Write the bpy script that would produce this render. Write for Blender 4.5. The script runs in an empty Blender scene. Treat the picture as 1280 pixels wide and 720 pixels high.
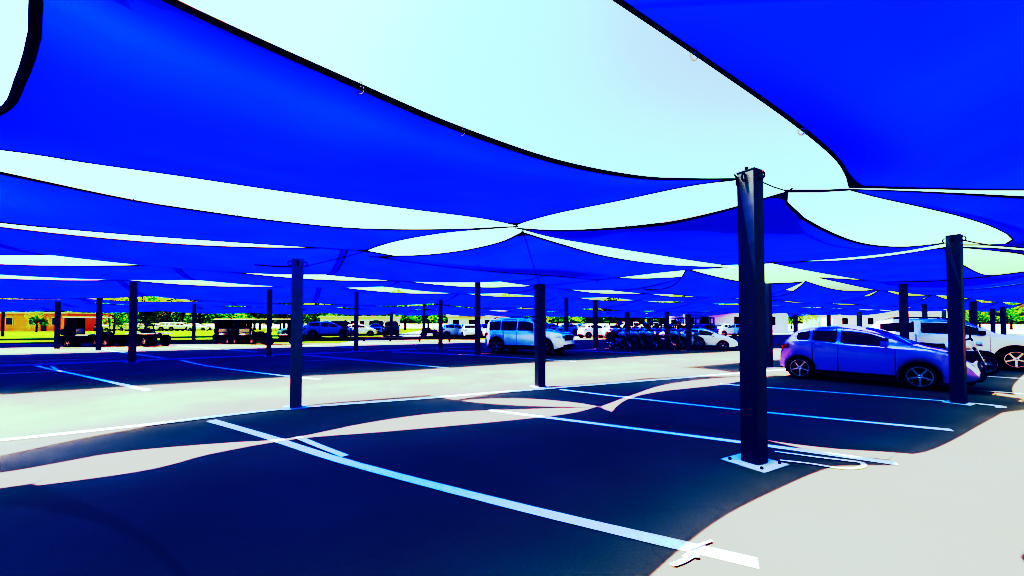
import bpy, bmesh, math, random
from mathutils import Vector, Matrix
random.seed(7)
S = bpy.context.scene
COL = S.collection
R = math.radians
# ------------------------------------------------------------------ camera model
F, PITCH, CY, H = 500.0, 0.026, 391.0, 1.6
def ray(px, py):
    x, y = (px-640)/F, (CY-py)/F
    c, s = math.cos(PITCH), math.sin(PITCH)
    return Vector((x, c - y*s, s + y*c))
def at(px, py, h=0.0):
    d = ray(px, py); t = (h-H)/d.z
    return Vector((d.x*t, d.y*t, h))
def at_depth(px, Y, h=0.0):
    return Vector(((px-640)/F*Y*1.0, Y, h))
P0 = at(943, 578)
ang = math.atan2(6.4, 3.63)
RU = Vector((math.sin(ang), math.cos(ang), 0)); RV = Vector((-RU.y, RU.x, 0))
def W(u, v, h=0.0):
    p = P0 + RU*u + RV*v; return Vector((p.x, p.y, h))
# ------------------------------------------------------------------ materials
def newmat(name):
    m = bpy.data.materials.new(name); m.use_nodes = True
    nt = m.node_tree; b = nt.nodes['Principled BSDF']; return m, nt, b
def mat(name, col, rough=.6, metal=0, noise=.12, scale=6, bump=0, coat=0, spec=.5):
    m, nt, b = newmat(name)
    b.inputs['Roughness'].default_value = rough; b.inputs['Metallic'].default_value = metal
    b.inputs['Coat Weight'].default_value = coat; b.inputs['Specular IOR Level'].default_value = spec
    tc = nt.nodes.new('ShaderNodeTexCoord'); n = nt.nodes.new('ShaderNodeTexNoise')
    n.inputs['Scale'].default_value = scale; n.inputs['Detail'].default_value = 6
    nt.links.new(tc.outputs['Object'], n.inputs['Vector'])
    mx = nt.nodes.new('ShaderNodeMix'); mx.data_type = 'RGBA'
    mx.inputs[6].default_value = (*[c*(1-noise) for c in col], 1); mx.inputs[7].default_value = (*[min(1, c*(1+noise)) for c in col], 1)
    nt.links.new(n.outputs['Fac'], mx.inputs[0]); nt.links.new(mx.outputs[2], b.inputs['Base Color'])
    if bump:
        bp = nt.nodes.new('ShaderNodeBump'); bp.inputs['Strength'].default_value = bump; bp.inputs['Distance'].default_value = .01
        nt.links.new(n.outputs['Fac'], bp.inputs['Height']); nt.links.new(bp.outputs[0], b.inputs['Normal'])
    return m
def ground_mat(name, col, var, s1, s2, rough=.85, joints=None):
    m, nt, b = newmat(name); L = nt.links; N = nt.nodes
    b.inputs['Roughness'].default_value = rough; b.inputs['Specular IOR Level'].default_value = .12
    tc = N.new('ShaderNodeTexCoord')
    a = N.new('ShaderNodeTexNoise'); a.inputs['Scale'].default_value = s1; a.inputs['Detail'].default_value = 5
    c = N.new('ShaderNodeTexNoise'); c.inputs['Scale'].default_value = s2; c.inputs['Detail'].default_value = 8; c.inputs['Roughness'].default_value = .7
    for q in (a, c): L.new(tc.outputs['Object'], q.inputs['Vector'])
    ad = N.new('ShaderNodeMath'); ad.operation = 'MULTIPLY_ADD'; ad.inputs[1].default_value = .5; L.new(c.outputs['Fac'], ad.inputs[0])
    hf = N.new('ShaderNodeMath'); hf.operation = 'MULTIPLY'; hf.inputs[1].default_value = .5; L.new(a.outputs['Fac'], hf.inputs[0]); L.new(hf.outputs[0], ad.inputs[2])
    cr = N.new('ShaderNodeValToRGB')
    cr.color_ramp.elements[0].position = .3; cr.color_ramp.elements[0].color = (*[k*(1-var) for k in col], 1)
    cr.color_ramp.elements[1].position = .7; cr.color_ramp.elements[1].color = (*[k*(1+var) for k in col], 1)
    L.new(ad.outputs[0], cr.inputs[0]); out = cr.outputs[0]
    if joints:   # tyre-worn streaks and hairline cracks
        v = N.new('ShaderNodeTexVoronoi'); v.feature = 'DISTANCE_TO_EDGE'; v.inputs['Scale'].default_value = joints
        wn = N.new('ShaderNodeVectorMath'); wn.operation = 'ADD'
        ns = N.new('ShaderNodeTexNoise'); ns.inputs['Scale'].default_value = 1.1; ns.inputs['Detail'].default_value = 5
        L.new(tc.outputs['Object'], ns.inputs['Vector']); L.new(tc.outputs['Object'], wn.inputs[0]); L.new(ns.outputs['Color'], wn.inputs[1]); L.new(wn.outputs[0], v.inputs['Vector'])
        lt = N.new('ShaderNodeMapRange'); lt.inputs[1].default_value = 0; lt.inputs[2].default_value = .002; lt.inputs[3].default_value = .95; lt.inputs[4].default_value = 1
        L.new(v.outputs['Distance'], lt.inputs[0])
        mm = N.new('ShaderNodeMix'); mm.data_type = 'RGBA'; mm.blend_type = 'MULTIPLY'; mm.inputs[0].default_value = 1
        L.new(out, mm.inputs[6]); L.new(lt.outputs[0], mm.inputs[7]); out = mm.outputs[2]
    L.new(out, b.inputs['Base Color'])
    bp = N.new('ShaderNodeBump'); bp.inputs['Strength'].default_value = .25; bp.inputs['Distance'].default_value = .006
    L.new(c.outputs['Fac'], bp.inputs['Height']); L.new(bp.outputs[0], b.inputs['Normal'])
    return m
def fabric_mat():
    m = bpy.data.materials.new('blue_shade_cloth'); m.use_nodes = True
    nt = m.node_tree; N = nt.nodes; L = nt.links; N.clear()
    o = N.new('ShaderNodeOutputMaterial'); tr = N.new('ShaderNodeBsdfTranslucent'); df = N.new('ShaderNodeBsdfDiffuse')
    mx = N.new('ShaderNodeMixShader'); mx.inputs[0].default_value = .25
    uv = N.new('ShaderNodeUVMap'); uv.uv_map = 'UVMap'
    sp = N.new('ShaderNodeSeparateXYZ'); L.new(uv.outputs[0], sp.inputs[0])
    fr = N.new('ShaderNodeMath'); fr.operation = 'FRACT'; L.new(sp.outputs[0], fr.inputs[0])
    sb = N.new('ShaderNodeMath'); sb.operation = 'SUBTRACT'; sb.inputs[1].default_value = .5; L.new(fr.outputs[0], sb.inputs[0])
    ab = N.new('ShaderNodeMath'); ab.operation = 'ABSOLUTE'; L.new(sb.outputs[0], ab.inputs[0])
    mr = N.new('ShaderNodeMapRange'); mr.inputs[1].default_value = .003; mr.inputs[2].default_value = .012; mr.inputs[3].default_value = .82; mr.inputs[4].default_value = 1
    L.new(ab.outputs[0], mr.inputs[0])
    ns = N.new('ShaderNodeTexNoise'); ns.inputs['Scale'].default_value = .6; ns.inputs['Detail'].default_value = 3
    tc = N.new('ShaderNodeTexCoord'); L.new(tc.outputs['Object'], ns.inputs['Vector'])
    cr = N.new('ShaderNodeMix'); cr.data_type = 'RGBA'; cr.inputs[6].default_value = FAB0; cr.inputs[7].default_value = FAB1
    L.new(ns.outputs['Fac'], cr.inputs[0])
    mu = N.new('ShaderNodeMix'); mu.data_type = 'RGBA'; mu.blend_type = 'MULTIPLY'; mu.inputs[0].default_value = 1
    L.new(cr.outputs[2], mu.inputs[6]); L.new(mr.outputs[0], mu.inputs[7])
    L.new(mu.outputs[2], tr.inputs['Color']); L.new(mu.outputs[2], df.inputs['Color'])
    L.new(tr.outputs[0], mx.inputs[1]); L.new(df.outputs[0], mx.inputs[2])
    tp = N.new('ShaderNodeBsdfTransparent'); tp.inputs[0].default_value = (.12, .55, 1, 1)      # open weave, seen through when face-on
    lw = N.new('ShaderNodeLayerWeight'); lw.inputs[0].default_value = .5; iv = N.new('ShaderNodeMapRange')
    iv.inputs[1].default_value = 0; iv.inputs[2].default_value = .75; iv.inputs[3].default_value = .11; iv.inputs[4].default_value = 0
    L.new(lw.outputs['Facing'], iv.inputs[0]); m2 = N.new('ShaderNodeMixShader'); L.new(iv.outputs[0], m2.inputs[0])
    L.new(mx.outputs[0], m2.inputs[1]); L.new(tp.outputs[0], m2.inputs[2]); L.new(m2.outputs[0], o.inputs[0])
    return m
FAB0 = (.001, .075, .62, 1); FAB1 = (.001, .11, .74, 1)
M = dict(
    fabric=fabric_mat(),
    hem=mat('dark_webbing', (.006, .008, .035), .8),
    cable=mat('black_cable', (.01, .012, .03), .5, .3),
    steel=mat('powder_coated_steel', (.10, .17, .23), .38, .35, .15, 9),
    greysteel=mat('grey_coated_steel', (.42, .42, .42), .4, .35, .15, 9),
    galv=mat('galvanised_steel', (.55, .57, .58), .4, .7),
    plate=mat('pale_base_plate', (.62, .64, .68), .6, 0, .2, 14),
    concrete=ground_mat('pale_concrete', (.31, .285, .225), .10, .7, 45, joints=.16),
    soil=ground_mat('pale_ground', (.46, .46, .42), .12, .06, 2),
    paint=mat('white_road_paint', (1.0, .90, .84), .7, 0, .22, 30, .1),
    grass=ground_mat('lawn_grass', (.17, .30, .015), .5, .12, 3),
    foliage=None, bark=mat('bark', (.09, .06, .04), .9),
    blue=mat('blue_car_paint', (.41, .39, .66), .3, .1, .03, 2, 0, .8),
    white=mat('white_car_paint', (.78, .80, .80), .3, 0, .02, 2, 0, .8),
    lilac=mat('pale_silver_car_paint', (.92, .92, .92), .3, .1, .03, 2, 0, .8),
    dark=mat('dark_car_paint', (.02, .022, .03), .3, .1, .03, 2, 0, .7),
    red=mat('red_car_paint', (.4, .02, .02), .3, .1, .03, 2, 0, .7),
    glass=mat('dark_window_glass', (.012, .014, .022), .06, 0, .02, 2, 0, 1, .8),
    rubber=mat('tyre_rubber', (.012, .012, .014), .85),
    rim=mat('alloy_rim', (.62, .62, .66), .3, .6),
    black=mat('black_plastic', (.012, .013, .018), .6),
    lamp=mat('clear_lamp_lens', (.75, .77, .8), .1, .3),
    tail=mat('red_lamp_lens', (.35, .01, .01), .2),
    orange=mat('orange_wall', (1.0, .33, .03), .8, 0, .12, .8),
    wall=mat('pale_wall', (.66, .62, .72), .85, 0, .08, .5),
    wall2=mat('cream_wall', (.72, .68, .8), .85, 0, .08, .5),
    roof=mat('grey_roof', (.17, .18, .22), .8, 0, .2, 1),
    seat=mat('cream_vinyl_seat', (.85, .8, .7), .5),
    skin=mat('skin', (.35, .19, .12), .6), shirt=mat('purple_cloth', (.05, .03, .42), .9),
    trousers=mat('dark_trousers', (.02, .02, .03), .9), hair=mat('dark_hair', (.01, .008, .006), .8))
def leafmat(name, a, b_):
    m, nt, b = newmat(name); L = nt.links; N = nt.nodes
    oi = N.new('ShaderNodeNewGeometry'); mx = N.new('ShaderNodeMix'); mx.data_type = 'RGBA'
    mx.inputs[6].default_value = (*a, 1); mx.inputs[7].default_value = (*b_, 1)
    L.new(oi.outputs['Random Per Island'], mx.inputs[0]); L.new(mx.outputs[2], b.inputs['Base Color']); b.inputs['Roughness'].default_value = .6
    return m
M['leaf'] = leafmat('leaf_green', (.10, .30, .04), (.34, .72, .12))
M['leafd'] = leafmat('leaf_dark_green', (.03, .12, .04), (.12, .36, .07))
# ------------------------------------------------------------------ object helpers
def tag(o, label=None, cat=None, group=None, kind=None):
    if label: o['label'] = label
    if cat: o['category'] = cat
    if group: o['group'] = group
    if kind: o['kind'] = kind
    return o
def mobj(name, bm, m, parent=None, smooth=True, angle=40):
    me = bpy.data.meshes.new(name)
    bm.normal_update()
    bm.to_mesh(me); bm.free()
    for mm in (m if isinstance(m, (list, tuple)) else [m]): me.materials.append(mm)
    if smooth:
        for p in me.polygons: p.use_smooth = True
        try: me.set_sharp_from_angle(angle=R(angle))
        except Exception: pass
    o = bpy.data.objects.new(name, me); COL.objects.link(o)
    if parent: o.parent = parent
    return o
def empty(name, loc=(0, 0, 0), rz=0):
    o = bpy.data.objects.new(name, None); COL.objects.link(o); o.location = loc; o.rotation_euler = (0, 0, rz)
    o.empty_display_size = .2; return o
def copy_tree(o, parent=None):
    c = o.copy(); COL.objects.link(c)
    if parent: c.parent = parent
    for ch in list(o.children): copy_tree(ch, c)
    return c
def box(bm, x0, x1, y0, y1, z0, z1, mtx=None, bev=0):
    vs = [bm.verts.new(Vector(p)) for p in ((x0,y0,z0),(x1,y0,z0),(x1,y1,z0),(x0,y1,z0),(x0,y0,z1),(x1,y0,z1),(x1,y1,z1),(x0,y1,z1))]
    fs = [bm.faces.new([vs[i] for i in f]) for f in ((3,2,1,0),(4,5,6,7),(0,1,5,4),(1,2,6,5),(2,3,7,6),(3,0,4,7))]
    if bev:
        es = list({e for f in fs for e in f.edges})
        r = bmesh.ops.bevel(bm, geom=es, offset=bev, segments=2, affect='EDGES', profile=.6)
        vs = list({v for f in r['faces'] for v in f.verts} | {v for v in vs if v.is_valid})
    if mtx is not None:
        for v in vs:
            if v.is_valid: v.co = mtx @ v.co
    return vs
def tube(bm, pts, r, seg=8, cap=True):
    pts = [Vector(p) for p in pts]; n = len(pts); rings = []
    rr = r if isinstance(r, (list, tuple)) else [r]*n
    for i, p in enumerate(pts):
        d = (pts[min(i+1, n-1)] - pts[max(i-1, 0)]); d = d.normalized() if d.length > 1e-9 else Vector((0,0,1))
        a = d.cross(Vector((0,0,1)));
        if a.length < 1e-3: a = d.cross(Vector((0,1,0)))
        a.normalize(); b = d.cross(a)
        rings.append([bm.verts.new(p + (a*math.cos(2*math.pi*k/seg) + b*math.sin(2*math.pi*k/seg))*rr[i]) for k in range(seg)])
    for i in range(n-1):
        for k in range(seg):
            bm.faces.new((rings[i][k], rings[i+1][k], rings[i+1][(k+1)%seg], rings[i][(k+1)%seg]))
    if cap: bm.faces.new(rings[0]); bm.faces.new(rings[-1][::-1])
def lathe_y(bm, prof, seg=28, cy=0, cx=0, cz=0):
    rings = []
    for (y, r) in prof:
        rings.append([bm.verts.new((cx + r*math.cos(2*math.pi*k/seg), cy + y, cz + r*math.sin(2*math.pi*k/seg))) for k in range(seg)])
    for i in range(len(rings)-1):
        for k in range(seg):
            bm.faces.new((rings[i][k], rings[i][(k+1)%seg], rings[i+1][(k+1)%seg], rings[i+1][k]))
    return rings
def lerp(a, b, t): return a + (b-a)*t
def interp(pts, x):
    if x <= pts[0][0]: return pts[0][1]
    for (x0, y0), (x1, y1) in zip(pts, pts[1:]):
        if x <= x1: return lerp(y0, y1, (x-x0)/(x1-x0))
    return pts[-1][1]
def smooth_interp(pts, x):
    n = len(pts)
    if x <= pts[0][0]: return pts[0][1]
    if x >= pts[-1][0]: return pts[-1][1]
    for i in range(n-1):
        if x <= pts[i+1][0]: break
    def sl(k):
        if k == 0: return (pts[1][1]-pts[0][1])/(pts[1][0]-pts[0][0])
        if k == n-1: return (pts[-1][1]-pts[-2][1])/(pts[-1][0]-pts[-2][0])
        a = (pts[k][1]-pts[k-1][1])/(pts[k][0]-pts[k-1][0]); b = (pts[k+1][1]-pts[k][1])/(pts[k+1][0]-pts[k][0])
        return 0 if a*b <= 0 else 2*a*b/(a+b)
    h = pts[i+1][0]-pts[i][0]; t = (x-pts[i][0])/h
    return (2*t**3-3*t*t+1)*pts[i][1] + (t**3-2*t*t+t)*h*sl(i) + (-2*t**3+3*t*t)*pts[i+1][1] + (t**3-t*t)*h*sl(i+1)
# ------------------------------------------------------------------ sky, sun, colour
SUN_OFF = Vector((1.5, .03, 3.36))      # a point 3.36 m up casts its shadow 1.5 m to the right
to_sun = Vector((-SUN_OFF.x, -SUN_OFF.y, SUN_OFF.z)).normalized()
el = math.asin(to_sun.z); az = math.atan2(to_sun.x, to_sun.y)
w = bpy.data.worlds.new('World'); S.world = w; w.use_nodes = True
nt = w.node_tree; bg = nt.nodes['Background']; bg.inputs[1].default_value = .15
sk = nt.nodes.new('ShaderNodeTexSky'); sk.sky_type = 'NISHITA'; sk.sun_disc = False
sk.sun_elevation = el; sk.sun_rotation = az; sk.air_density = 1.3; sk.dust_density = 4; sk.ozone_density = .8
tn = nt.nodes.new('ShaderNodeMix'); tn.data_type = 'RGBA'; tn.blend_type = 'MULTIPLY'; tn.inputs[0].default_value = 1; tn.inputs[7].default_value = (.98, 2.1, 1.65, 1)
nt.links.new(sk.outputs[0], tn.inputs[6]); nt.links.new(tn.outputs[2], bg.inputs[0])
sd = bpy.data.lights.new('sun', 'SUN'); sd.energy = 4.6; sd.angle = R(.5); sd.color = (1, .975, .93)
so = bpy.data.objects.new('sun', sd); COL.objects.link(so); so.location = (0, 0, 30); so.rotation_euler = to_sun.to_track_quat('Z', 'Y').to_euler()
cd = bpy.data.cameras.new('camera'); cam = bpy.data.objects.new('camera', cd); COL.objects.link(cam); S.camera = cam
cam.location = (0, 0, H); cam.rotation_euler = (R(90)+PITCH, 0, 0)
cd.sensor_width = 36; cd.lens = 36*F/1280; cd.shift_y = (CY-360)/1280; cd.clip_end = 2500; cd.clip_start = .05
vs = S.view_settings; vs.view_transform = 'Standard'; vs.look = 'None'; vs.exposure = 0; vs.gamma = 1
vs.use_curve_mapping = True
cm = vs.curve_mapping; cm.use_clip = False
def setcurve(c, pts):
    while len(c.points) > 2: c.points.remove(c.points[1])
    c.points[0].location = pts[0]; c.points[-1].location = pts[-1]
    for p in pts[1:-1]: c.points.new(*p)
setcurve(cm.curves[0], [(0, 0), (.06, .001), (.105, .007), (.148, .38), (.21, .53), (.33, .56), (.42, .67), (.62, .70), (.9, .95), (1, 1)])
setcurve(cm.curves[1], [(0, 0), (.15, .003), (.20, .008), (.235, .020), (.28, .06), (.38, .50), (.50, .70), (.74, .775), (.82, .95), (.9, 1)])
setcurve(cm.curves[2], [(0, 0), (.22, .05), (.34, .105), (.49, .62), (.64, .71), (.9, .97), (1, 1)])
cm.update()
S.cycles.use_denoising = True
S.cycles.max_bounces = 6; S.cycles.diffuse_bounces = 3; S.cycles.sample_clamp_indirect = 4
# ------------------------------------------------------------------ ground
def sheet(name, pts, z, m, kind='structure', sub=1):
    bm = bmesh.new(); bm.faces.new([bm.verts.new((p[0], p[1], z)) for p in pts])
    return tag(mobj(name, bm, m, smooth=False), kind=kind)
sheet('ground', [(-900,-60), (900,-60), (900,1400), (-900,1400)], -.008, M['soil'])
sheet('parking_lot', [(-60,-30), (90,-30), (90,62), (-10,62), (-14,31.5), (-60,30)], 0, M['concrete'])
g = sheet('lawn', [(-120,30.5), (-14,32), (-24,125), (-240,125)], .02, M['grass'])
sheet('lawn_strip', [(-9.5,44), (-4.5,44), (-7,125), (-20,125)], .016, M['grass'])
sheet('lawn_verge', [(-4.5,40), (-1.2,40), (-1.2,60), (-4.2,60)], .016, M['grass'])
# painted markings
def strip(name, px, width, z=.005, m=None):
    pts = [at(*p) if len(p) == 2 and not isinstance(p, Vector) else Vector(p) for p in px]
    dense = []
    for i in range(len(pts)-1):
        p0 = pts[max(i-1, 0)]; p1 = pts[i]; p2 = pts[i+1]; p3 = pts[min(i+2, len(pts)-1)]
        for k in range(10):
            t = k/10; dense.append(.5*((2*p1) + (p2-p0)*t + (2*p0-5*p1+4*p2-p3)*t*t + (3*p1-p0-3*p2+p3)*t**3))
    dense.append(pts[-1]); bm = bmesh.new(); prev = None
    for i, p in enumerate(dense):
        d = (dense[min(i+1, len(dense)-1)] - dense[max(i-1, 0)]).normalized(); n = Vector((-d.y, d.x, 0))*width/2
        n *= 1 + random.uniform(-.03, .03)
        c = (bm.verts.new((p.x+n.x, p.y+n.y, z)), bm.verts.new((p.x-n.x, p.y-n.y, z)))
        if prev: bm.faces.new((prev[0], prev[1], c[1], c[0]))
        prev = c
    return tag(mobj(name, bm, m or M['paint'], smooth=False), kind='structure')
strip('stall_line', [(264,526), (330,545), (430,577), (640,632), (948,705)], .14)
strip('stall_line', [(372,547), (396,557), (432,571)], .10, .009)
strip('stall_line', [(612,513), (925,553), (1122,580)], .14)
strip('stall_line', [(700,487), (775,496), (930,513), (1190,538)], .14)
strip('stall_line', [(900,480), (1200,503), (1252,510)], .14)
strip('stall_line', [(1015,474), (1150,483), (1300,494)], .14)
strip('stall_line', [(1170,466), (1300,475)], .14)
strip('hairpin_line', [(968,565), (1020,572), (1062,577), (1076,579), (1080,583), (1070,586), (1050,586), (1010,580), (975,576)], .05, .009)
strip('row_line', [(-420,594), (0,551), (180,532), (350,512), (520,499), (640,489.5), (920,467), (985,462)], .16, .009)
strip('row_line', [(-200,463), (0,457.5), (165,451), (380,442.5), (520,436.5)], .22, .009)
strip('stall_line', [(45,457), (60,461), (90,467), (185,488)], .14)
strip('stall_line', [(64,458), (72,463)], .1, .013)
strip('stall_line', [(225,450), (262,458), (365,471), (400,474)], .14)
strip('stall_line', [(380,444), (470,452), (560,460)], .14)
strip('stall_line', [(490,440), (570,443), (640,447), (720,452)], .14)
strip('stall_line', [(125,437), (160,441.5), (205,448)], .14)
strip('stall_line', [(205,431), (270,436), (320,440)], .14)
strip('stall_line', [(330,430), (420,433.5), (455,436)], .14)
strip('stall_line', [(560,438), (640,441)], .14)
strip('stall_line', [(700,437), (760,440), (800,441.5)], .14)
# smeared paint across the first stall line
for q_, (pts, wd) in enumerate((([(839,708), (852,703), (866,697)], .035), ([(843,709), (858,703), (872,694)], .02), ([(862,689), (874,684), (890,678)], .022), ([(855,700), (866,694), (872,700)], .035))):
    strip('paint_smear', pts, wd, .010+q_*.003)
# ------------------------------------------------------------------ sails
def crom(pts, n):
    pts = [Vector(p) for p in pts]
    if len(pts) == 2: return [pts[0].lerp(pts[1], i/n) for i in range(n+1)]
    ext = [pts[0]*2-pts[1]] + pts + [pts[-1]*2-pts[-2]]; dense = []
    for i in range(1, len(ext)-2):
        p0, p1, p2, p3 = ext[i-1:i+3]
        for k in range(24):
            t = k/24; dense.append(.5*((2*p1) + (p2-p0)*t + (2*p0-5*p1+4*p2-p3)*t*t + (3*p1-p0-3*p2+p3)*t**3))
    dense.append(pts[-1])
    acc = [0]
    for a, b in zip(dense, dense[1:]): acc.append(acc[-1] + (b-a).length)
    out = []; j = 0
    for i in range(n+1):
        s = acc[-1]*i/n
        while j < len(acc)-2 and acc[j+1] < s: j += 1
        t = (s-acc[j])/max(1e-9, acc[j+1]-acc[j]); out.append(dense[j].lerp(dense[j+1], min(1, max(0, t))))
    return out
def coons(c0, c1, d0, d1):
    ns, ntt = len(c0)-1, len(d0)-1; A, B, D, C = c0[0], c0[-1], c1[0], c1[-1]; g = []
    for j in range(ntt+1):
        t = j/ntt; row = []
        for i in range(ns+1):
            s = i/ns
            row.append(c0[i]*(1-t) + c1[i]*t + d0[j]*(1-s) + d1[j]*s - (A*(1-s)*(1-t) + B*s*(1-t) + D*(1-s)*t + C*s*t))
        g.append(row)
    return g
def sail(e_ab, e_bc, e_dc, e_ad, label, group, near=True, n=(30, 20), hem=.05, seam=None, shackle=True, hooks=()):
    """four boundary curves as lists of world points"""
    ns, nn = n
    g = coons(crom(e_ab, ns), crom(e_dc, ns), crom(e_ad, nn), crom(e_bc, nn))
    org = g[nn//2][ns//2].copy(); org.z = 0
    root = empty('shade_sail', org); tag(root, label, 'shade sail', group)
    bm = bmesh.new(); uvl = bm.loops.layers.uv.new('UVMap')
    V = [[bm.verts.new(p-org) for p in row] for row in g]
    wu = (g[0][-1]-g[0][0]).length/2.6
    for j in range(nn):
        for i in range(ns):
            f = bm.faces.new((V[j][i], V[j][i+1], V[j+1][i+1], V[j+1][i]))
            for lp, (a, b) in zip(f.loops, ((i, j), (i+1, j), (i+1, j+1), (i, j+1))): lp[uvl].uv = (a/ns*wu, b/nn) if seam == 'u' else ((b/nn*2, a/ns) if seam == 'v' else (0, b/nn))
    mobj('fabric', bm, M['fabric'], root, angle=180)
    loop = [g[0][i] for i in range(ns)] + [g[j][ns] for j in range(nn)] + [g[nn][i] for i in range(ns, 0, -1)] + [g[j][0] for j in range(nn, 0, -1)]
    loop = [p-org for p in loop]
    bm = bmesh.new(); tube(bm, loop + [loop[0]], .011 if near else .02, 6 if near else 4, cap=False); mobj('edge_cable', bm, M['cable'], root)
    if near:
        cen = sum(loop, Vector())/len(loop); m_ = len(loop); bm = bmesh.new(); rings = []
        cor = [0, ns, ns+nn, 2*ns+nn]
        def gp(i, j): return g[j][i]-org
        # hem strip follows the surface: linear step from the border point towards its inner neighbour
        def strip_edge(outer, inner):
            pr = None
            for o_, i_ in zip(outer, inner):
                d = i_-o_; L_ = d.length; q = o_ + d*min(1, hem/max(L_, 1e-6)); c = [bm.verts.new(o_ - Vector((0,0,.005))), bm.verts.new(q - Vector((0,0,.005)))]
                if pr: bm.faces.new((pr[0], pr[1], c[1], c[0]))
                pr = c
        strip_edge([gp(i,0) for i in range(ns+1)], [gp(i,1) for i in range(ns+1)])
        strip_edge([gp(i,nn) for i in range(ns+1)], [gp(i,nn-1) for i in range(ns+1)])
        strip_edge([gp(0,j) for j in range(nn+1)], [gp(1,j) for j in range(nn+1)])
        strip_edge([gp(ns,j) for j in range(nn+1)], [gp(ns-1,j) for j in range(nn+1)])
        mobj('hem', bm, M['hem'], root)
        for (ci, cj, si, sj) in ((0,0,1,1), (ns,0,-1,1), (ns,nn,-1,-1), (0,nn,1,-1)):
            c = gp(ci, cj); a = gp(ci+si, cj); b = gp(ci, cj+sj)
            da, db = (a-c).normalized(), (b-c).normalized()
            k = .26; dz = Vector((0,0,.009)); bm = bmesh.new()
            vs_ = [bm.verts.new(p-dz) for p in (c, c+da*k, c+(da+db)*k*.42, c+db*k)]; bm.faces.new(vs_)
            vs_ = [bm.verts.new(p+dz) for p in (c, c+da*k, c+(da+db)*k*.42, c+db*k)]; bm.faces.new(vs_[::-1])
            mobj('corner_patch', bm, M['hem'], root)
            if shackle:
                d = -(da+db).normalized() if (da+db).length > .1 else Vector((0,0,1)); bm = bmesh.new()
                e = d.cross(Vector((0,0,1))).normalized()
                tube(bm, [c + d*.035 + (d*math.cos(t_) + e*math.sin(t_)*.7)*.03 for t_ in [2*math.pi*q/12 for q in range(13)]], .006, 6, cap=False)
                tube(bm, [c + d*.06, c + d*.12], .009, 6); mobj('shackle', bm, M['cable'], root)
        for hk in hooks:
            k = min(range(len(loop)), key=lambda q: (loop[q]+org-hk).length); p = loop[k]; bm = bmesh.new()
            tube(bm, [p + Vector((math.cos(t_)*.018, 0, -.02 + math.sin(t_)*.024)) for t_ in [R(a_) for a_ in range(-200, 60, 26)]], .004, 5)
            tube(bm, [p+Vector((0,0,.02)), p-Vector((0,0,.012))], .010, 6); mobj('edge_clip', bm, M['galv'], root)
    return root
def E(*pp): return [p if isinstance(p, Vector) else at(*p) for p in pp]
V3 = lambda *a: Vector(a)
G1 = 'blue shade sails hung over the parking stalls'
# S1: the big sail overhead left
La, Lb = at(-40, -170, 3.0), at(-280, 158, 3.42)
sail(E(La, (90,-70,2.97), (215,0,2.95), (430,98,2.88), (575,160,2.9), (700,202,2.95), (800,221,3.05), (865,224,3.2), (922,224,3.3)),
     E((922,224,3.3), (860,232,3.36), (770,251,3.44), (700,265,3.45), (662,275,3.45), (645,281,3.5)),
     E(Lb, (0,186.5,3.5), (110,203,3.6), (230,220,3.66), (350,238,3.58), (500,259,3.5), (600,272,3.48), (645,281,3.5)),
     E(La, (22,-90,2.85), (42,0,2.75), (38,50,2.72), (22,100,2.75), (0,137,2.85), (-60,161,3.12), (-160,163,3.3), Lb),
     'largest blue sail, overhead at upper left, fixed to the thick near post', G1, hem=.026, n=(48, 30),
     hooks=[at(458,110,2.88), at(575,160,2.9), at(110,203,3.5), at(355,239,3.58)])
# S0: unseen sail added at left, shaped so its shadow covers the near-left ground
sail([V3(-2.2, 1.5, 3.15), V3(-4.12, 2.95, 3.35), V3(-6.35, 4.0, 3.5)], [V3(-6.35, 4.0, 3.5), V3(-9, 2.2, 3.2), V3(-12, -.4, 3.5)],
     [V3(-8, -4, 3.4), V3(-10, -2.2, 3.2), V3(-12, -.4, 3.5)], [V3(-2.2, 1.5, 3.15), V3(-5.5, -1, 3.3), V3(-8, -4, 3.4)],
     'unseen blue sail added left of the largest sail to shade the ground', G1, hem=.05)
# S_right: upper right sail
C2 = at(400, -260, 3.3)
sail(E(C2, (640,-88,3.2), (770,-1,3.08), (878,72,2.93), (985,147,2.76), (1040,192,2.64), (1058,216,2.58), (1063,233,2.55)),
     E((1063,233,2.55), (1150,235,2.8), (1280,237,3.1), (1420,236,3.5), V3(8.5, 4.6, 3.9)),
     E(V3(4.5, -2.2, 3.4), V3(5.8, .9, 3.35), V3(8.5, 4.6, 3.9)),
     E(C2, V3(2.0, -.6, 3.2), V3(4.5, -2.2, 3.4)),
     'blue sail filling the upper right corner, tip reaching toward the thick near post', G1, hem=.03, n=(40, 30), seam='u', shackle=False, hooks=[at(878,66,2.94), at(1005,157,2.72)])
# S2: narrow sail left beyond the first
sail(E((-420,125,3.7), (-150,183,3.55), (0,215,3.5), (150,247,3.3), (239,262,3.2), (350,277,3.25), (450,286,3.3), (560,287,3.36), (640,283.5,3.45)),
     E((640,283.5,3.45), (560,290,3.38), (500,300,3.3), (468,309,3.25), (457,314,3.22)),
     E((-420,232,2.95), (-150,258,3.0), (0,278,3.04), (150,292,3.12), (300,303,3.2), (390,309,3.22), (457,314,3.22)),
     E((-420,125,3.7), (-425,180,3.3), (-420,232,2.95)),
     'long blue sail at left just beyond the largest sail, tapering to a mid hub', G1, hem=.04,
     hooks=[at(153,248,3.3), at(307,272,3.22)])
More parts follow.
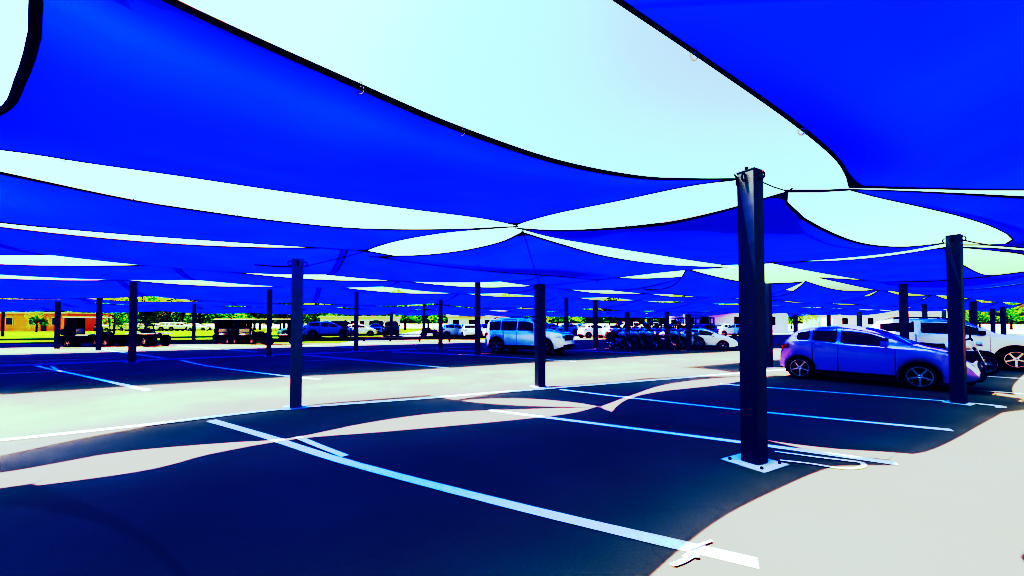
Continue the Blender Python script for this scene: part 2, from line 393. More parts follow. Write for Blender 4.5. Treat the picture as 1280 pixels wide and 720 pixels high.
# S_mid
sail(E((652,286,3.2), (700,288.5,3.02), (770,285,3.04), (840,277,3.0), (905,263,3.08), (950,250,3.2), (984,240,3.3)),
     E((984,240,3.3), (981,246,3.2), (992,264,2.98), (1030,287,2.78), (1075,304,2.7), (1120,309,2.8), (1155,307,3.0), (1186,303,3.33)),
     E((905,331,3.4), (960,329,3.38), (1045,323,3.3), (1120,315,3.3), (1186,303,3.33)),
     E((652,286,3.2), (690,296,3.4), (740,305,3.46), (820,318,3.38), (870,326,3.38), (905,331,3.4)),
     'blue sail directly behind the thick near post, below the long lens of sky', G1, hem=.03, n=(30, 24), hooks=[at(825,279,3.34)])
# S_r2
sail(E((1062,237,3.85), (1130,239,4.0), (1200,242,4.1), (1280,246,4.1), (1360,250,4.1), (1430,254,4.1)),
     E((1430,254,4.1), (1390,285,3.7), (1400,322,3.5)),
     E((1205,306,3.33), (1235,306.5,3.36), (1280,310,3.4), (1340,316,3.45), (1400,322,3.5)),
     E((1062,237,3.85), (1100,247,3.9), (1150,258,3.9), (1200,270,3.85), (1240,283,3.75), (1264,296,3.6), (1262,304,3.5), (1235,306,3.38), (1205,306,3.33)),
     'blue sail at right edge under the thin sliver of sky, beyond the upper right sail', G1, hem=.045)
# S4
sail(E((653,290.5,3.36), (700,305,3.35), (760,321,3.34), (830,331,3.3), (905,334.5,3.3)),
     E((905,334.5,3.3), (850,338,3.2), (795,344,3.05), (748,350,2.86)),
     E((470,321,2.95), (540,331,2.92), (620,340,2.88), (690,345,2.86), (748,350,2.86)),
     E((653,290.5,3.36), (625,303,3.25), (580,313,3.15), (530,319,3.05), (470,321,2.95)),
     'blue sail at mid photo, under the short lens of sky between two hubs', G1, hem=.035)
# S7
sail(E((962,328,3.3), (1045,326,3.3), (1110,320,3.3), (1183,309,3.3)),
     E((1183,309,3.3), (1186,318,3.28), (1205,332,3.22), (1232,344,3.2), (1262,343,3.2), (1300,338,3.25)),
     E((1112,355,3.2), (1180,352,3.2), (1240,348,3.2), (1300,338,3.25)),
     E((962,328,3.3), (1000,336,3.28), (1050,345,3.24), (1112,355,3.2)),
     'blue sail over the blue hatchback, tied to the post before its bonnet', G1, hem=.035)
# S8 : beyond the second sky lens on the right
sail(E((1196,309,3.3), (1250,311,3.35), (1330,318,3.5)), E((1330,318,3.5), (1370,330,3.5), (1420,340,3.5)),
     E((1310,345,3.3), (1360,344,3.4), (1420,340,3.5)), E((1196,309,3.3), (1240,313,3.3), (1290,322,3.3), (1310,345,3.3)),
     'small blue sail at far right edge beyond the sky lens right of the hatchback post', G1, hem=.035)
# generic rows
def gen_sail(u0, u1, v0, v1, hs, sag, label, group, ends=(0, 0)):
    A, B, C, D = W(u0,v0,hs[0]), W(u1,v0,hs[1]), W(u1,v1,hs[2]), W(u0,v1,hs[3])
    cen = (A+B+C+D)/4
    def ed(P, Q, s):
        out = []
        for k in range(9):
            t = k/8; p = P.lerp(Q, t); d = (cen - p); d.z = 0
            p = p + d*(s*4*t*(1-t)); p.z -= .22*4*t*(1-t); out.append(p)
        return out
    su, sv = sag
    return sail(ed(A,B,su), ed(B,C,sv+ends[1]), ed(D,C,su), ed(A,D,sv+ends[0]), label, group, near=False, n=(18, 10))
ROWG = 'blue shade sails in layered rows beyond the aisle'
FARLAB = 'blue shade sail in the layered rows beyond the open aisle'
rows = [(11.6, 17.3, 4.05, 3.92), (17.1, 23.2, 3.78, 3.95), (23.0, 28.6, 3.75, 3.15), (36.3, 42, 3.4, 3.4), (41.8, 47, 3.3, 3.2), (52, 60, 3.4, 3.1)]
for ri, (v0, v1, ha, hb) in enumerate(rows):
    us = -46.0 + (ri % 2)*3.1; k = 0
    while us < 78:
        u1 = us + 8.5
        c = W((us+u1)/2, (v0+v1)/2); px = 640 + c.x/max(c.y, .1)*F
        if c.y > 3 and -500 < px < 1600:
            alt = .10 if (k+ri) % 2 else -.08
            hs = [ha+alt, ha-alt, hb+alt, hb-alt]
            gen_sail(us-.1, u1+.2, v0, v1, hs, (.055, 0) if px < 560 else (.10, .05), FARLAB, ROWG)
        us = u1+.1; k += 1
for k in range(6):
    u0 = 15.2 + k*7.6
    gen_sail(u0, u0+7.4, .1, 5.7, [3.5, 3.2, 3.55, 3.3] if k % 2 else [3.2, 3.5, 3.3, 3.55], (.16, .14), 'blue shade sail over the stalls beyond the white parked car at right', 'blue shade sails over the right hand stalls')
    u0 = 6.6 + k*7.6
    gen_sail(u0, u0+7.3, 5.8, 7.6, [3.35, 3.3, 2.9, 2.85], (.12, .1), 'narrow blue shade sail along the near side of the aisle', 'narrow blue shade sails along the aisle')
# ------------------------------------------------------------------ posts
def post(px, basey, topy=None, h=None, wd=.198, m='steel', near=False, label='', group=None, base=None, cables=()):
    b = base if base is not None else at(px, basey)
    if h is None: h = H + (404-topy)/F*b.y
    root = empty('shade_post', b, -ang + math.pi/2); tag(root, label, 'post', group)
    bm = bmesh.new(); a = wd/2; box(bm, -a, a, -a, a, .012 if near else 0, h, bev=.012 if near else 0)
    mobj('column', bm, M[m], root, angle=50)
    bm = bmesh.new(); box(bm, -a-.004, a+.004, -a-.004, a+.004, h+.001, h+.016); mobj('cap', bm, M[m], root)
    q = .25 if near else .2
    bm = bmesh.new(); box(bm, -q, q, -q, q, .001, .012, bev=.003); mobj('base_plate', bm, M['plate'], root)
    if near:
        for sx in (-1, 1):
            for sy in (-1, 1):
                bm = bmesh.new(); tube(bm, [(sx*.18, sy*.18, .012), (sx*.18, sy*.18, .035)], .014, 6); mobj('anchor_bolt', bm, M['black'], root)
    if near or wd > .2 or cables:
        for i, (dx, dy) in enumerate(((1,0), (-1,0), (0,1), (0,-1))):
            bm = bmesh.new(); c = Vector((dx*(a+.03), dy*(a+.03), h-.07))
            tube(bm, [c + Vector((dx*math.cos(t)*.035, dy*math.cos(t)*.035, math.sin(t)*.045)) for t in [2*math.pi*k/10 for k in range(11)]], .009, 6, cap=False)
            mobj('eye_bracket', bm, M['cable'], root)
    if near:
        for sx in (-.07, .07):
            bm = bmesh.new(); tube(bm, [(sx, 0, h+.014), (sx, 0, h+.05)], .014, 6); tube(bm, [(sx-.02, 0, h+.04), (sx+.02, 0, h+.055)], .01, 6); mobj('lifting_lug', bm, M['cable'], root)
    mw = root.matrix_basis.inverted()
    for (p, q_, r_) in cables:
        bm = bmesh.new(); p_, qq = mw @ p, mw @ q_; tube(bm, [p_, p_.lerp(qq, .5) - Vector((0,0,.01)), qq], r_, 6); mobj('tie_cable', bm, M['cable'], root)
        for e, f in (((p_, qq), (qq, p_)) if r_ > .005 else ()):
            bm = bmesh.new(); d = (f-e).normalized(); tube(bm, [e, e+d*.05, e+d*.11], [.006, .011, .006], 6); mobj('turnbuckle', bm, M['cable'], root)
    return root
b0 = at(943,578); tp0 = b0 + Vector((0,0,3.28))
post(943, 578, h=3.36, near=True, label='thick square navy post nearest the camera, bolted to a pale plate', group='posts carrying the shade sails',
     cables=[(tp0+V3(.12,.03,0), at(984,239,3.32), .006), (at(984,239,3.32), at(1060,237,3.83), .018), (at(1062,236.5,3.85), at(1063,234,2.62), .0018), (tp0+V3(-.1,.05,0), at(922,224,3.3), .012)])
b3 = at(1198.5,504)
post(1198.5, 504, h=3.36, label='square navy post standing in front of the blue hatchback bonnet', group='posts carrying the shade sails', near=False, base=b3,
     cables=[(b3+V3(.1,.0,3.3), at(1235,306,3.38), .012), (b3+V3(-.1,.02,3.3), at(1186,303,3.33), .012)])
b1 = at(369.5,509.5)
post(369.5, 509.5, topy=325, m='greysteel', label='lighter grey square post at the kerb line left of centre', group='posts carrying the shade sails', base=b1,
     cables=[(b1+V3(-.1,0,2.68), at(318,331,2.75), .014), (b1+V3(.1,.1,2.7), at(457,314,3.22), .008)])
b2 = at(675,483.5)
post(675, 483.5, topy=356, label='slim navy post in the aisle edge right in front of the pale SUV', group='posts carrying the shade sails', base=b2,
     cables=[(b2+V3(0,0,2.55), at(654,290,3.25), .007), (b2+V3(.05,0,2.55), at(748,350,2.86), .007)])
post(961, 459, topy=355, label='slim post just right of the thick near post, at the tail of the blue hatchback', group='posts carrying the shade sails')
for px, by, ty in ((3,421,380),(71,436,377),(123,438,360),(165,453,353),(242,430,380),(336,445,362),(445,438.5,365),(489,425,390),(530,424,380),(550.5,436,375),(597,444,331),
                   (708,432,372),(744.5,436,376),(784.5,437,390),(834,437,390),(861,439,393),(995,433,393)):
    post(px, by, topy=ty, wd=.2, m='steel', label='slim dark post holding up the distant rows of sails', group='slim dark posts of the distant rows')
for px, Y, ty in ((1074,24,390),(1130,14.8,355),(1156,25,380),(1217,17.5,377),(1241,27,386),(1254,24,384),(1036,30,394),(1180,31,389)):
    h = H + (404-ty)/F*Y
    post(px, 0, h=h, wd=.2, base=at_depth(px, Y), label='slim dark post standing behind the parked cars at right', group='slim dark posts behind the right hand cars')
# loose tie assemblies joining far hubs
# ------------------------------------------------------------------ cars
def wheel(parent, x, y, r, wdt, side, rimk=.68, spokes=5):
    t = mobj_w = bmesh.new()
    prof = [(-wdt/2, r*rimk), (-wdt/2, r*.93), (-wdt*.36, r), (wdt*.36, r), (wdt/2, r*.93), (wdt/2, r*rimk), (-wdt/2, r*rimk)]
    lathe_y(t, prof, 32); ty = mobj('tyre', t, M['rubber'])
    wr = empty('wheel', (x, y, r)); wr.parent = parent; ty.parent = wr
    bm = bmesh.new(); s = side; o = s*wdt*.5
    lathe_y(bm, [(o-s*.05, r*rimk*.99), (o+s*.004, r*rimk*1.02), (o+s*.004, r*rimk*.90), (o-s*.05, r*rimk*.88)], 32)
    lathe_y(bm, [(o-s*.03, .001), (o-s*.012, r*.10), (o-s*.03, r*.17), (o-s*.05, r*.17)], 16)
    for k in range(spokes):
        a = 2*math.pi*k/spokes + .3
        box(bm, r*.10, r*rimk*.92, -.016, .016, -r*.085, r*.085, Matrix.Translation((0, o-s*.035, 0)) @ Matrix.Rotation(a, 4, 'Y'))
    rm = mobj('rim', bm, M['rim'], wr)
    bm = bmesh.new(); lathe_y(bm, [(o-s*.075, .001), (o-s*.07, r*rimk*.95)], 24); mobj('brake_disc', bm, M['black'], wr)
    return wr
def car(spec, loc, rz, label, cat='car', group=None):
    L, hw = spec['L'], spec['W']/2; sil, belt = spec['sil'], spec['belt']; sill = spec['sill']; xr, xf, wr = spec['xr'], spec['xf'], spec['wr']
    ar = spec.get('ar', wr*1.18); rk = spec.get('roofk', .74)
    root = empty(spec['name'], loc, rz); tag(root, label, cat, group); P = M[spec['paint']]
    xc = (xr+xf)/2
    def zt(x): return smooth_interp(sil, x)
    def bl(x): return min(smooth_interp(belt, x), zt(x)-.015)
    def plan(x):
        e = min(x, L-x); k = 1 - .20*max(0, 1-e/.55)**2.2
        return hw*k
    def zb(x):
        z = sill + .12*max(0, 1-min(x, L-x)/.35)
        for xw in (xr, xf):
            d = ar*ar-(x-xw)**2
            if d > 0: z = max(z, wr*.95 + math.sqrt(d))
        return min(z, bl(x)-.05)
    def rf(x):
        q = max(0, min(1, (zt(x)-bl(x))/.42)); return lerp(.93, rk, q)
    def sec(x):
        b, t, c, h = bl(x), zt(x), zb(x), plan(x)
        k = rf(x); d = t-b
        return [(h*.95, c), (h*.985, lerp(c,b,.25)), (h, lerp(c,b,.5)), (h*.99, lerp(c,b,.8)), (h*.965, b), (h*lerp(.965,k,.12)-.004, b+d*.06), (h*lerp(.955,k,.5), b+d*.45), (h*lerp(.95,k,.8), b+d*.78), (h*k*.95, b+d*.93), (h*k*.78, b+d*.985), (h*k*.4, t), (0, t+.004)]
    def sideY(x, z):
        s = sec(x)
        for (y0, z0), (y1, z1) in zip(s, s[1:]):
            if z <= z1: return lerp(y0, y1, max(0, (z-z0)/max(1e-6, z1-z0)))
        return s[-1][0]
    xs = set([0, .015, .05, .1, .16, L-.015, L-.05, L-.1, L-.16, L])
    n = int(L/.07)
    for i in range(n+1): xs.add(L*i/n)
    for xw in (xr, xf):
        for k in range(-12, 13): xs.add(xw + ar*math.sin(k/12*math.pi/2)*.9999)
        xs.add(xw-ar-.004); xs.add(xw+ar+.004)
    xs = sorted(x for x in xs if 0 <= x <= L)
    xs = [x for i, x in enumerate(xs) if i == 0 or x-xs[i-1] > .0015]
    bm = bmesh.new(); rings = []
    for x in xs:
        s = sec(x); pts = [(y, z) for y, z in s] + [(-y, z) for y, z in s[:-1][::-1]]
        rings.append([bm.verts.new((x-xc, -y, z)) for y, z in pts])
    for a, b in zip(rings, rings[1:]):
        for i in range(len(a)-1): bm.faces.new((a[i], a[i+1], b[i+1], b[i]))
    bm.faces.new(rings[0][::-1]); bm.faces.new(rings[-1])
    bmesh.ops.recalc_face_normals(bm, faces=bm.faces)
    mobj('body', bm, P, root, angle=35)
    # underbody
    bm = bmesh.new(); box(bm, .12-xc, L-.12-xc, -hw+.27, hw-.27, sill-.04, bl(xc)-.1); box(bm, xr+ar-xc, xf-ar-xc, -hw+.05, hw-.05, sill-.035, sill+.07)
    mobj('underbody', bm, M['black'], root)
    for xw in (xr, xf):
        for s in (1, -1):
            wheel(root, xw-xc, s*(hw-.125), wr, .21, s, spec.get('rimk', .68))
            bm = bmesh.new(); pr = None     # arch lip
            for k in range(-14, 15):
                a = k/14*math.pi*.53; x = xw + ar*math.sin(a); z = wr*.95 + ar*math.cos(a)
                o1 = Vector((x-xc, s*(sideY(min(max(x,0),L), z)+.006), z)); x2 = xw+(ar+spec.get('lip', .03))*math.sin(a); z2 = wr*.95+(ar+spec.get('lip', .03))*math.cos(a)
                o2 = Vector((x2-xc, s*(sideY(min(max(x2,0),L), z2)+.012), z2)); o3 = Vector((o1.x, o1.y - s*.13, o1.z))
                c = [bm.verts.new(o3), bm.verts.new(o1), bm.verts.new(o2)]
                if pr:
                    bm.faces.new((pr[0], pr[1], c[1], c[0])); bm.faces.new((pr[1], pr[2], c[2], c[1]))
                pr = c
            mobj('wheel_arch', bm, M['black'] if spec.get('blackarch') else P, root)
    # side windows
    for s in (1, -1):
        for (x0, x1) in spec['wins']:
            bm = bmesh.new(); prev = None
            for k in range(13):
                x = lerp(x0, x1, k/12); lo = bl(x)+.045; hi = bl(x) + (zt(x)-bl(x))*.84
                e = min(k, 12-k)
                if e == 0: lo += .02; hi -= .02
                hi = max(hi, lo+.01); c = [bm.verts.new((x-xc, s*(sideY(x, lerp(lo,hi,t/4))+.005), lerp(lo,hi,t/4))) for t in range(5)]
                if prev:
                    for t in range(4): bm.faces.new((prev[t], c[t], c[t+1], prev[t+1]))
                prev = c
            mobj('side_window', bm, M['glass'], root)
        # door seams, handles
        for x in spec['seams']:
            bm = bmesh.new(); prev = None
            for k in range(9):
                z = lerp(zb(x)+.04, bl(x)-.01, k/8); y = sideY(x, z)+.003
                c = [bm.verts.new((x-.004-xc, s*y, z)), bm.verts.new((x+.004-xc, s*y, z))]
                if prev: bm.faces.new((prev[0], prev[1], c[1], c[0]))
                prev = c
            mobj('door_seam', bm, M['black'], root)
        for x in spec['seams'][:-1]:
            z = bl(x)-.11; xx = x+.14; y = sideY(xx, z)
            bm = bmesh.new(); box(bm, xx-.09-xc, xx+.09-xc, s*y-.005, s*y+.03, z-.015, z+.015, bev=.006); mobj('door_handle', bm, P, root)
        x = spec['mirror']; z = bl(x)+.10; y = sideY(x, bl(x))
        bm = bmesh.new(); box(bm, x-.07-xc, x+.08-xc, s*(y+.13)-.08, s*(y+.13)+.08, z-.06, z+.08, bev=.03); box(bm, x-.02-xc, x+.03-xc, min(s*(y-.02), s*(y+.07)), max(s*(y-.02), s*(y+.07)), z-.06, z-.02)
        mobj('wing_mirror', bm, P if not spec.get('blackarch') else M['black'], root)
        # sill trim
        bm = bmesh.new(); prev = None
        for k in range(15):
            x = lerp(xr+ar+.03, xf-ar-.03, k/14); c = [bm.verts.new((x-xc, s*(sideY(x, z_)+.006), z_)) for z_ in (sill+.002, sill+.07, sill+spec.get('trim', .1))]
            if prev:
                for t in range(2): bm.faces.new((prev[t], c[t], c[t+1], prev[t+1]))
            prev = c
        mobj('sill_trim', bm, M['black'], root)
        # lamps wrapping round the corners
        for nm, xx, dr, zz, m_, ln in (('headlight', L-.02, -1, spec['hl'], 'lamp', .42), ('tail_light', .02, 1, spec['tl'], 'tail', .26)):
            bm = bmesh.new(); prev = None
            for k in range(9):
                x = xx + dr*ln*k/8; hh = spec.get('lh', .07)*(1-.35*k/8); mid = min(zz + .05*k/8, bl(x)-.03)
                c = [bm.verts.new((x-xc, s*(sideY(x, z_)+.006), z_)) for z_ in (mid-hh, mid, min(mid+hh, bl(x)))]
                if prev:
                    for t in range(2): bm.faces.new((prev[t], c[t], c[t+1], prev[t+1]))
                prev = c
            bz = zz; ey = plan(xx)
            fx = xx + (-dr)*.026
            q = [bm.verts.new((fx-xc, s*ey*a_, z_)) for a_, z_ in ((.6, bz-.05), (.98, bz-.06), (.98, bz+.055), (.6, bz+.045))]; bm.faces.new(q)
            mobj(nm, bm, M[m_], root)
    # windscreens on the top surface
    for nm, (a, b) in (('windscreen', spec['ws']), ('rear_window', spec['rw'])):
        bm = bmesh.new(); prev = None
        for k in range(11):
            x = lerp(a, b, k/10); s = sec(x); e = .004
            sl_ = (zt(x+.02)-zt(x-.02))/.04; nx, nz = -sl_/math.hypot(sl_, 1), 1/math.hypot(sl_, 1)
            half = [(y*.985, z) for y, z in s[8:]]; pts = half + [(-y, z) for y, z in half[:-1][::-1]]
            c = [bm.verts.new((x-xc+nx*.008, y, z+nz*.008)) for y, z in pts]
            if prev:
                for t in range(len(c)-1): bm.faces.new((prev[t], c[t], c[t+1], prev[t+1]))
            prev = c
        mobj(nm, bm, M['glass'], root)
    # front and rear fascia
    bm = bmesh.new(); y = plan(L)*.62; z = spec['gr']; box(bm, L-.01-xc, L+.018-xc, -y, y, z-spec.get('gh', .09), z+spec.get('gh', .09), bev=.008)
    mobj('grille', bm, M['black'], root)
    if spec.get('slots'):
        for k in range(7):
            yy = -y*.8 + k*y*1.6/6; bm = bmesh.new(); box(bm, L+.018-xc, L+.024-xc, yy-.02, yy+.02, z-.07, z+.07); mobj('grille_bar', bm, M['rim'], root)
    bm = bmesh.new(); box(bm, L-.06-xc, L+.03-xc, -y*1.35, y*1.35, sill+.06, sill+.2, bev=.03); mobj('bumper', bm, M['black'], root)
    bm = bmesh.new(); box(bm, -.03-xc, .06-xc, -y*1.35, y*1.35, sill+.06, sill+.22, bev=.03); mobj('bumper', bm, M['black'], root)
    if spec.get('rails'):
        for s in (1, -1):
            a, b = spec['rails']; bm = bmesh.new(); pts = []
            for k in range(9):
                x = lerp(a, b, k/8); pts.append((x-xc, s*hw*rk*.86, zt(x) + (.045 if 0 < k < 8 else -.03)))
            tube(bm, pts, .016, 6); mobj('roof_rail', bm, M['black'], root)
    return root
HATCH = dict(name='parked_car', paint='blue', L=3.92, W=1.74, sill=.21, xr=.54, xf=2.98, wr=.32, roofk=.70, ar=.375,
    sil=[(0,.60), (.04,.84), (.10,.98), (.20,1.15), (.38,1.36), (.62,1.46), (1.05,1.52), (1.55,1.53), (2.0,1.46), (2.45,1.26), (2.88,1.04), (3.25,.95), (3.6,.83), (3.8,.70), (3.92,.50)],
    belt=[(0,.58), (.06,.84), (.2,1.05), (.6,1.09), (1.4,1.03), (2.4,.97), (2.9,.94), (3.4,.87), (3.75,.70), (3.92,.48)],
    wins=[(.48,.76), (.84,1.38), (1.48,2.42)], seams=[.86, 1.43, 2.56], mirror=2.38, ws=(1.95,2.80), rw=(.17,.42), hl=.70, tl=.9, gr=.45, trim=.09, rimk=.74)
SUV = dict(name='parked_car', paint='lilac', L=4.6, W=1.88, sill=.32, xr=.85, xf=3.65, wr=.39, roofk=.82, ar=.47, blackarch=True, lip=.05,
    sil=[(0,.8), (.03,1.05), (.08,1.4), (.2,1.72), (.45,1.86), (1.5,1.90), (2.6,1.88), (2.85,1.80), (3.3,1.32), (3.42,1.24), (4.1,1.18), (4.45,1.10), (4.56,.95), (4.6,.7)],
    belt=[(0,.78), (.06,1.1), (.5,1.2), (2.6,1.19), (3.4,1.17), (4.2,1.10), (4.5,1.0), (4.6,.68)],
    wins=[(.35,1.05), (1.15,2.05), (2.15,3.0)], seams=[1.3, 2.1, 3.15], mirror=3.0, ws=(2.84,3.3), rw=(.07,.24), hl=.93, tl=1.0, gr=.88, gh=.12, lh=.09, trim=.14, rails=(.5,2.6), slots=True)
XOV = dict(name='parked_car', paint='white', L=4.95, W=1.92, sill=.30, xr=.95, xf=3.95, wr=.385, roofk=.76, ar=.46, blackarch=True, lip=.03,
    sil=[(0,.8), (.04,1.05), (.12,1.2), (.35,1.5), (.6,1.70), (1.2,1.78), (2.2,1.78), (2.75,1.70), (3.25,1.45), (3.65,1.24), (4.3,1.15), (4.7,1.02), (4.9,.85), (4.95,.65)],
    belt=[(0,.78), (.08,1.1), (.5,1.26), (1.5,1.22), (2.8,1.16), (3.6,1.14), (4.3,1.06), (4.75,.93), (4.95,.63)],
    wins=[(.62,1.55), (1.75,2.45), (2.52,3.15)], seams=[1.6, 2.48, 3.4], mirror=3.2, ws=(2.8,3.55), rw=(.14,.5), hl=.92, tl=1.0, gr=.78, gh=.12, trim=.12, rails=(.7,2.5))
def place_car(spec, rear_px, front_px, label, scale=None, near=1, **kw):
    """rear/front contact points of the near-side wheels"""
    a, b = at(*rear_px), at(*front_px); d = (b-a); wb = spec['xf']-spec['xr']; rz = math.atan2(d.y, d.x); d.normalize()
    c = (a+b)/2; side = Vector((-d.y, d.x, 0))     # far side is to the left of heading
    c = c + side*(spec['W']/2-.12)*near
    print('CAR', label, 'wheelbase px', (b-a).length, 'spec', wb)
    return car(spec, c, rz, label, **kw)
place_car(HATCH, (1003,473.5), (1148,487), 'blue five-door hatchback parked side-on behind the square post at right')
place_car(XOV, (1118,456), (1267,463.5), 'white crossover parked beyond the blue hatchback, front wheel at the photo edge')
place_car(SUV, (619,441.5), (684,444.5), 'pale silver off-road SUV parked at centre behind the slim aisle post')
W2 = dict(HATCH); W2.update(paint='white')
wc = car(W2, at(890,437.5) + V3(0,.9,0), R(-30), 'small white hatchback at the end of the motorcycle row, left of the thick near post')
wc.scale = (.84, .84, .84)
D2 = dict(SUV); D2.update(paint='dark')
# ------------------------------------------------------------------ small vehicles
def golf_cart():
    r = empty('golf_cart'); 
    for x in (-.82, .82):
        for s in (1, -1): wheel(r, x, s*.5, .24, .18, s, .6)
    bm = bmesh.new(); box(bm, -1.15, 1.15, -.5, .5, .26, .36, bev=.03); box(bm, -1.2, -.55, -.55, .55, .36, .72, bev=.08); box(bm, -.55, .12, -.52, .52, .36, .66, bev=.05)
    mobj('body', bm, M['black'], r)
    bm = bmesh.new(); v = [bm.verts.new(p) for p in ((.72,-.5,.36),(1.25,-.45,.36),(1.25,.45,.36),(.72,.5,.36),(.78,-.48,1.0),(1.02,-.42,.86),(1.02,.42,.86),(.78,.48,1.0))]
    for f in ((0,1,5,4),(1,2,6,5),(2,3,7,6),(3,0,4,7),(4,5,6,7)): bm.faces.new([v[i] for i in f])
    bmesh.ops.bevel(bm, geom=bm.edges[:], offset=.04, segments=2, affect='EDGES'); mobj('front_cowl', bm, M['black'], r)
    bm = bmesh.new(); box(bm, -.5, .1, -.5, .5, .68, .80, bev=.04); mobj('seat', bm, M['seat'], r)
    bm = bmesh.new(); box(bm, -.62, -.5, -.5, .5, .84, 1.2, bev=.04); mobj('backrest', bm, M['seat'], r)
    bm = bmesh.new(); box(bm, -1.05, .95, -.6, .6, 1.86, 1.93, bev=.03); mobj('canopy', bm, M['seat'], r)
    for x0, x1 in ((.85, .72), (-.95, -.88)):
        for s in (1, -1):
            bm = bmesh.new(); tube(bm, [(x0, s*.5, .7), (x1, s*.53, 1.87)], .02, 6); mobj('roof_support', bm, M['black'], r)
    bm = bmesh.new(); tube(bm, [(.75, -.22, .95), (.42, -.22, 1.08)], .02, 6)
    tube(bm, [Vector((.42, -.22, 1.08)) + Vector((.07*math.cos(t), .17*math.sin(t), .15*math.cos(t))) for t in [2*math.pi*k/14 for k in range(15)]], .013, 6, cap=False); mobj('steering_wheel', bm, M['black'], r)
    bm = bmesh.new(); box(bm, -1.25, -.75, -.4, .4, .74, 1.15, bev=.1); mobj('bag_rack', bm, M['dark'], r)
    bm = bmesh.new(); box(bm, -1.0, -.96, -.52, .52, .9, 1.84); mobj('rear_curtain', bm, M['black'], r)
    for s in (1, -1):
        bm = bmesh.new(); box(bm, -.94, -.45, s*.54-.01, s*.54+.01, .8, 1.84); mobj('side_curtain', bm, M['black'], r)
    return r
gc = golf_cart()
GC = 'dark golf carts parked along the lawn'
def put(src, first, p, rz, label, cat, group, sc=1):
    o = src if first else copy_tree(src); o.location = p; o.rotation_euler = (0, 0, rz); o.scale = (sc, sc, sc); tag(o, label, cat, group); return o
put(gc, True, at(104,433.5)+V3(0,.4,0), R(25), 'dark golf cart with a boxy back, leftmost one in front of the orange wall', 'golf cart', GC, 1.05)
put(gc, False, at(286,429.5), R(-25), 'golf cart with pale canopy at the left end of the middle group', 'golf cart', GC)
put(gc, False, at(312,430), R(-15), 'golf cart with pale canopy, second from left in the middle group', 'golf cart', GC)
put(gc, False, at(352,430.5), R(200), 'golf cart seen just left of the lighter grey post', 'golf cart', GC)
def quad_bike():
    r = empty('quad_bike')
    for x in (-.55, .6):
        for s in (1, -1): wheel(r, x, s*.42, .29, .22, s, .5)
    bm = bmesh.new(); box(bm, -.75, .75, -.2, .2, .4, .72, bev=.1); mobj('body', bm, M['dark'], r)
    bm = bmesh.new(); box(bm, -.6, .1, -.16, .16, .73, .88, bev=.06); mobj('seat', bm, M['black'], r)
    for x in (-.55, .6):
        for s in (1, -1):
            bm = bmesh.new(); box(bm, x-.36, x+.36, s*.42-.17, s*.42+.17, .62, .68, bev=.03); mobj('mudguard', bm, M['white'], r)
    bm = bmesh.new(); tube(bm, [(.45,0,.7), (.3,0,1.05)], .03, 6); tube(bm, [(.2,-.38,1.08), (.32,-.15,1.06), (.32,.15,1.06), (.2,.38,1.08)], .016, 6); mobj('handlebar', bm, M['black'], r)
    for x0, x1 in ((-.95,-.6), (.55,.9)):
        for k in range(4):
            bm = bmesh.new(); yy = -.27+k*.18; tube(bm, [(x0,yy,.80), (x1,yy,.80)], .012, 5); mobj('rack_bar', bm, M['cable'], r)
    bm = bmesh.new(); tube(bm, [(.86,-.12,.66), (.9,-.12,.66)], .06, 10); tube(bm, [(.86,.12,.66), (.9,.12,.66)], .06, 10); mobj('headlight', bm, M['lamp'], r)
    return r
qb = quad_bike(); QG = 'quad bikes parked on the lot'
put(qb, True, at(186,432.5), R(-20), 'dark quad bike with white mudguards behind the third post from left', 'quad bike', QG, 1.35)
put(qb, False, at(537,421.5), R(10), 'small dark quad bike on the far pavement in front of the grass verge', 'quad bike', QG, 1.2)
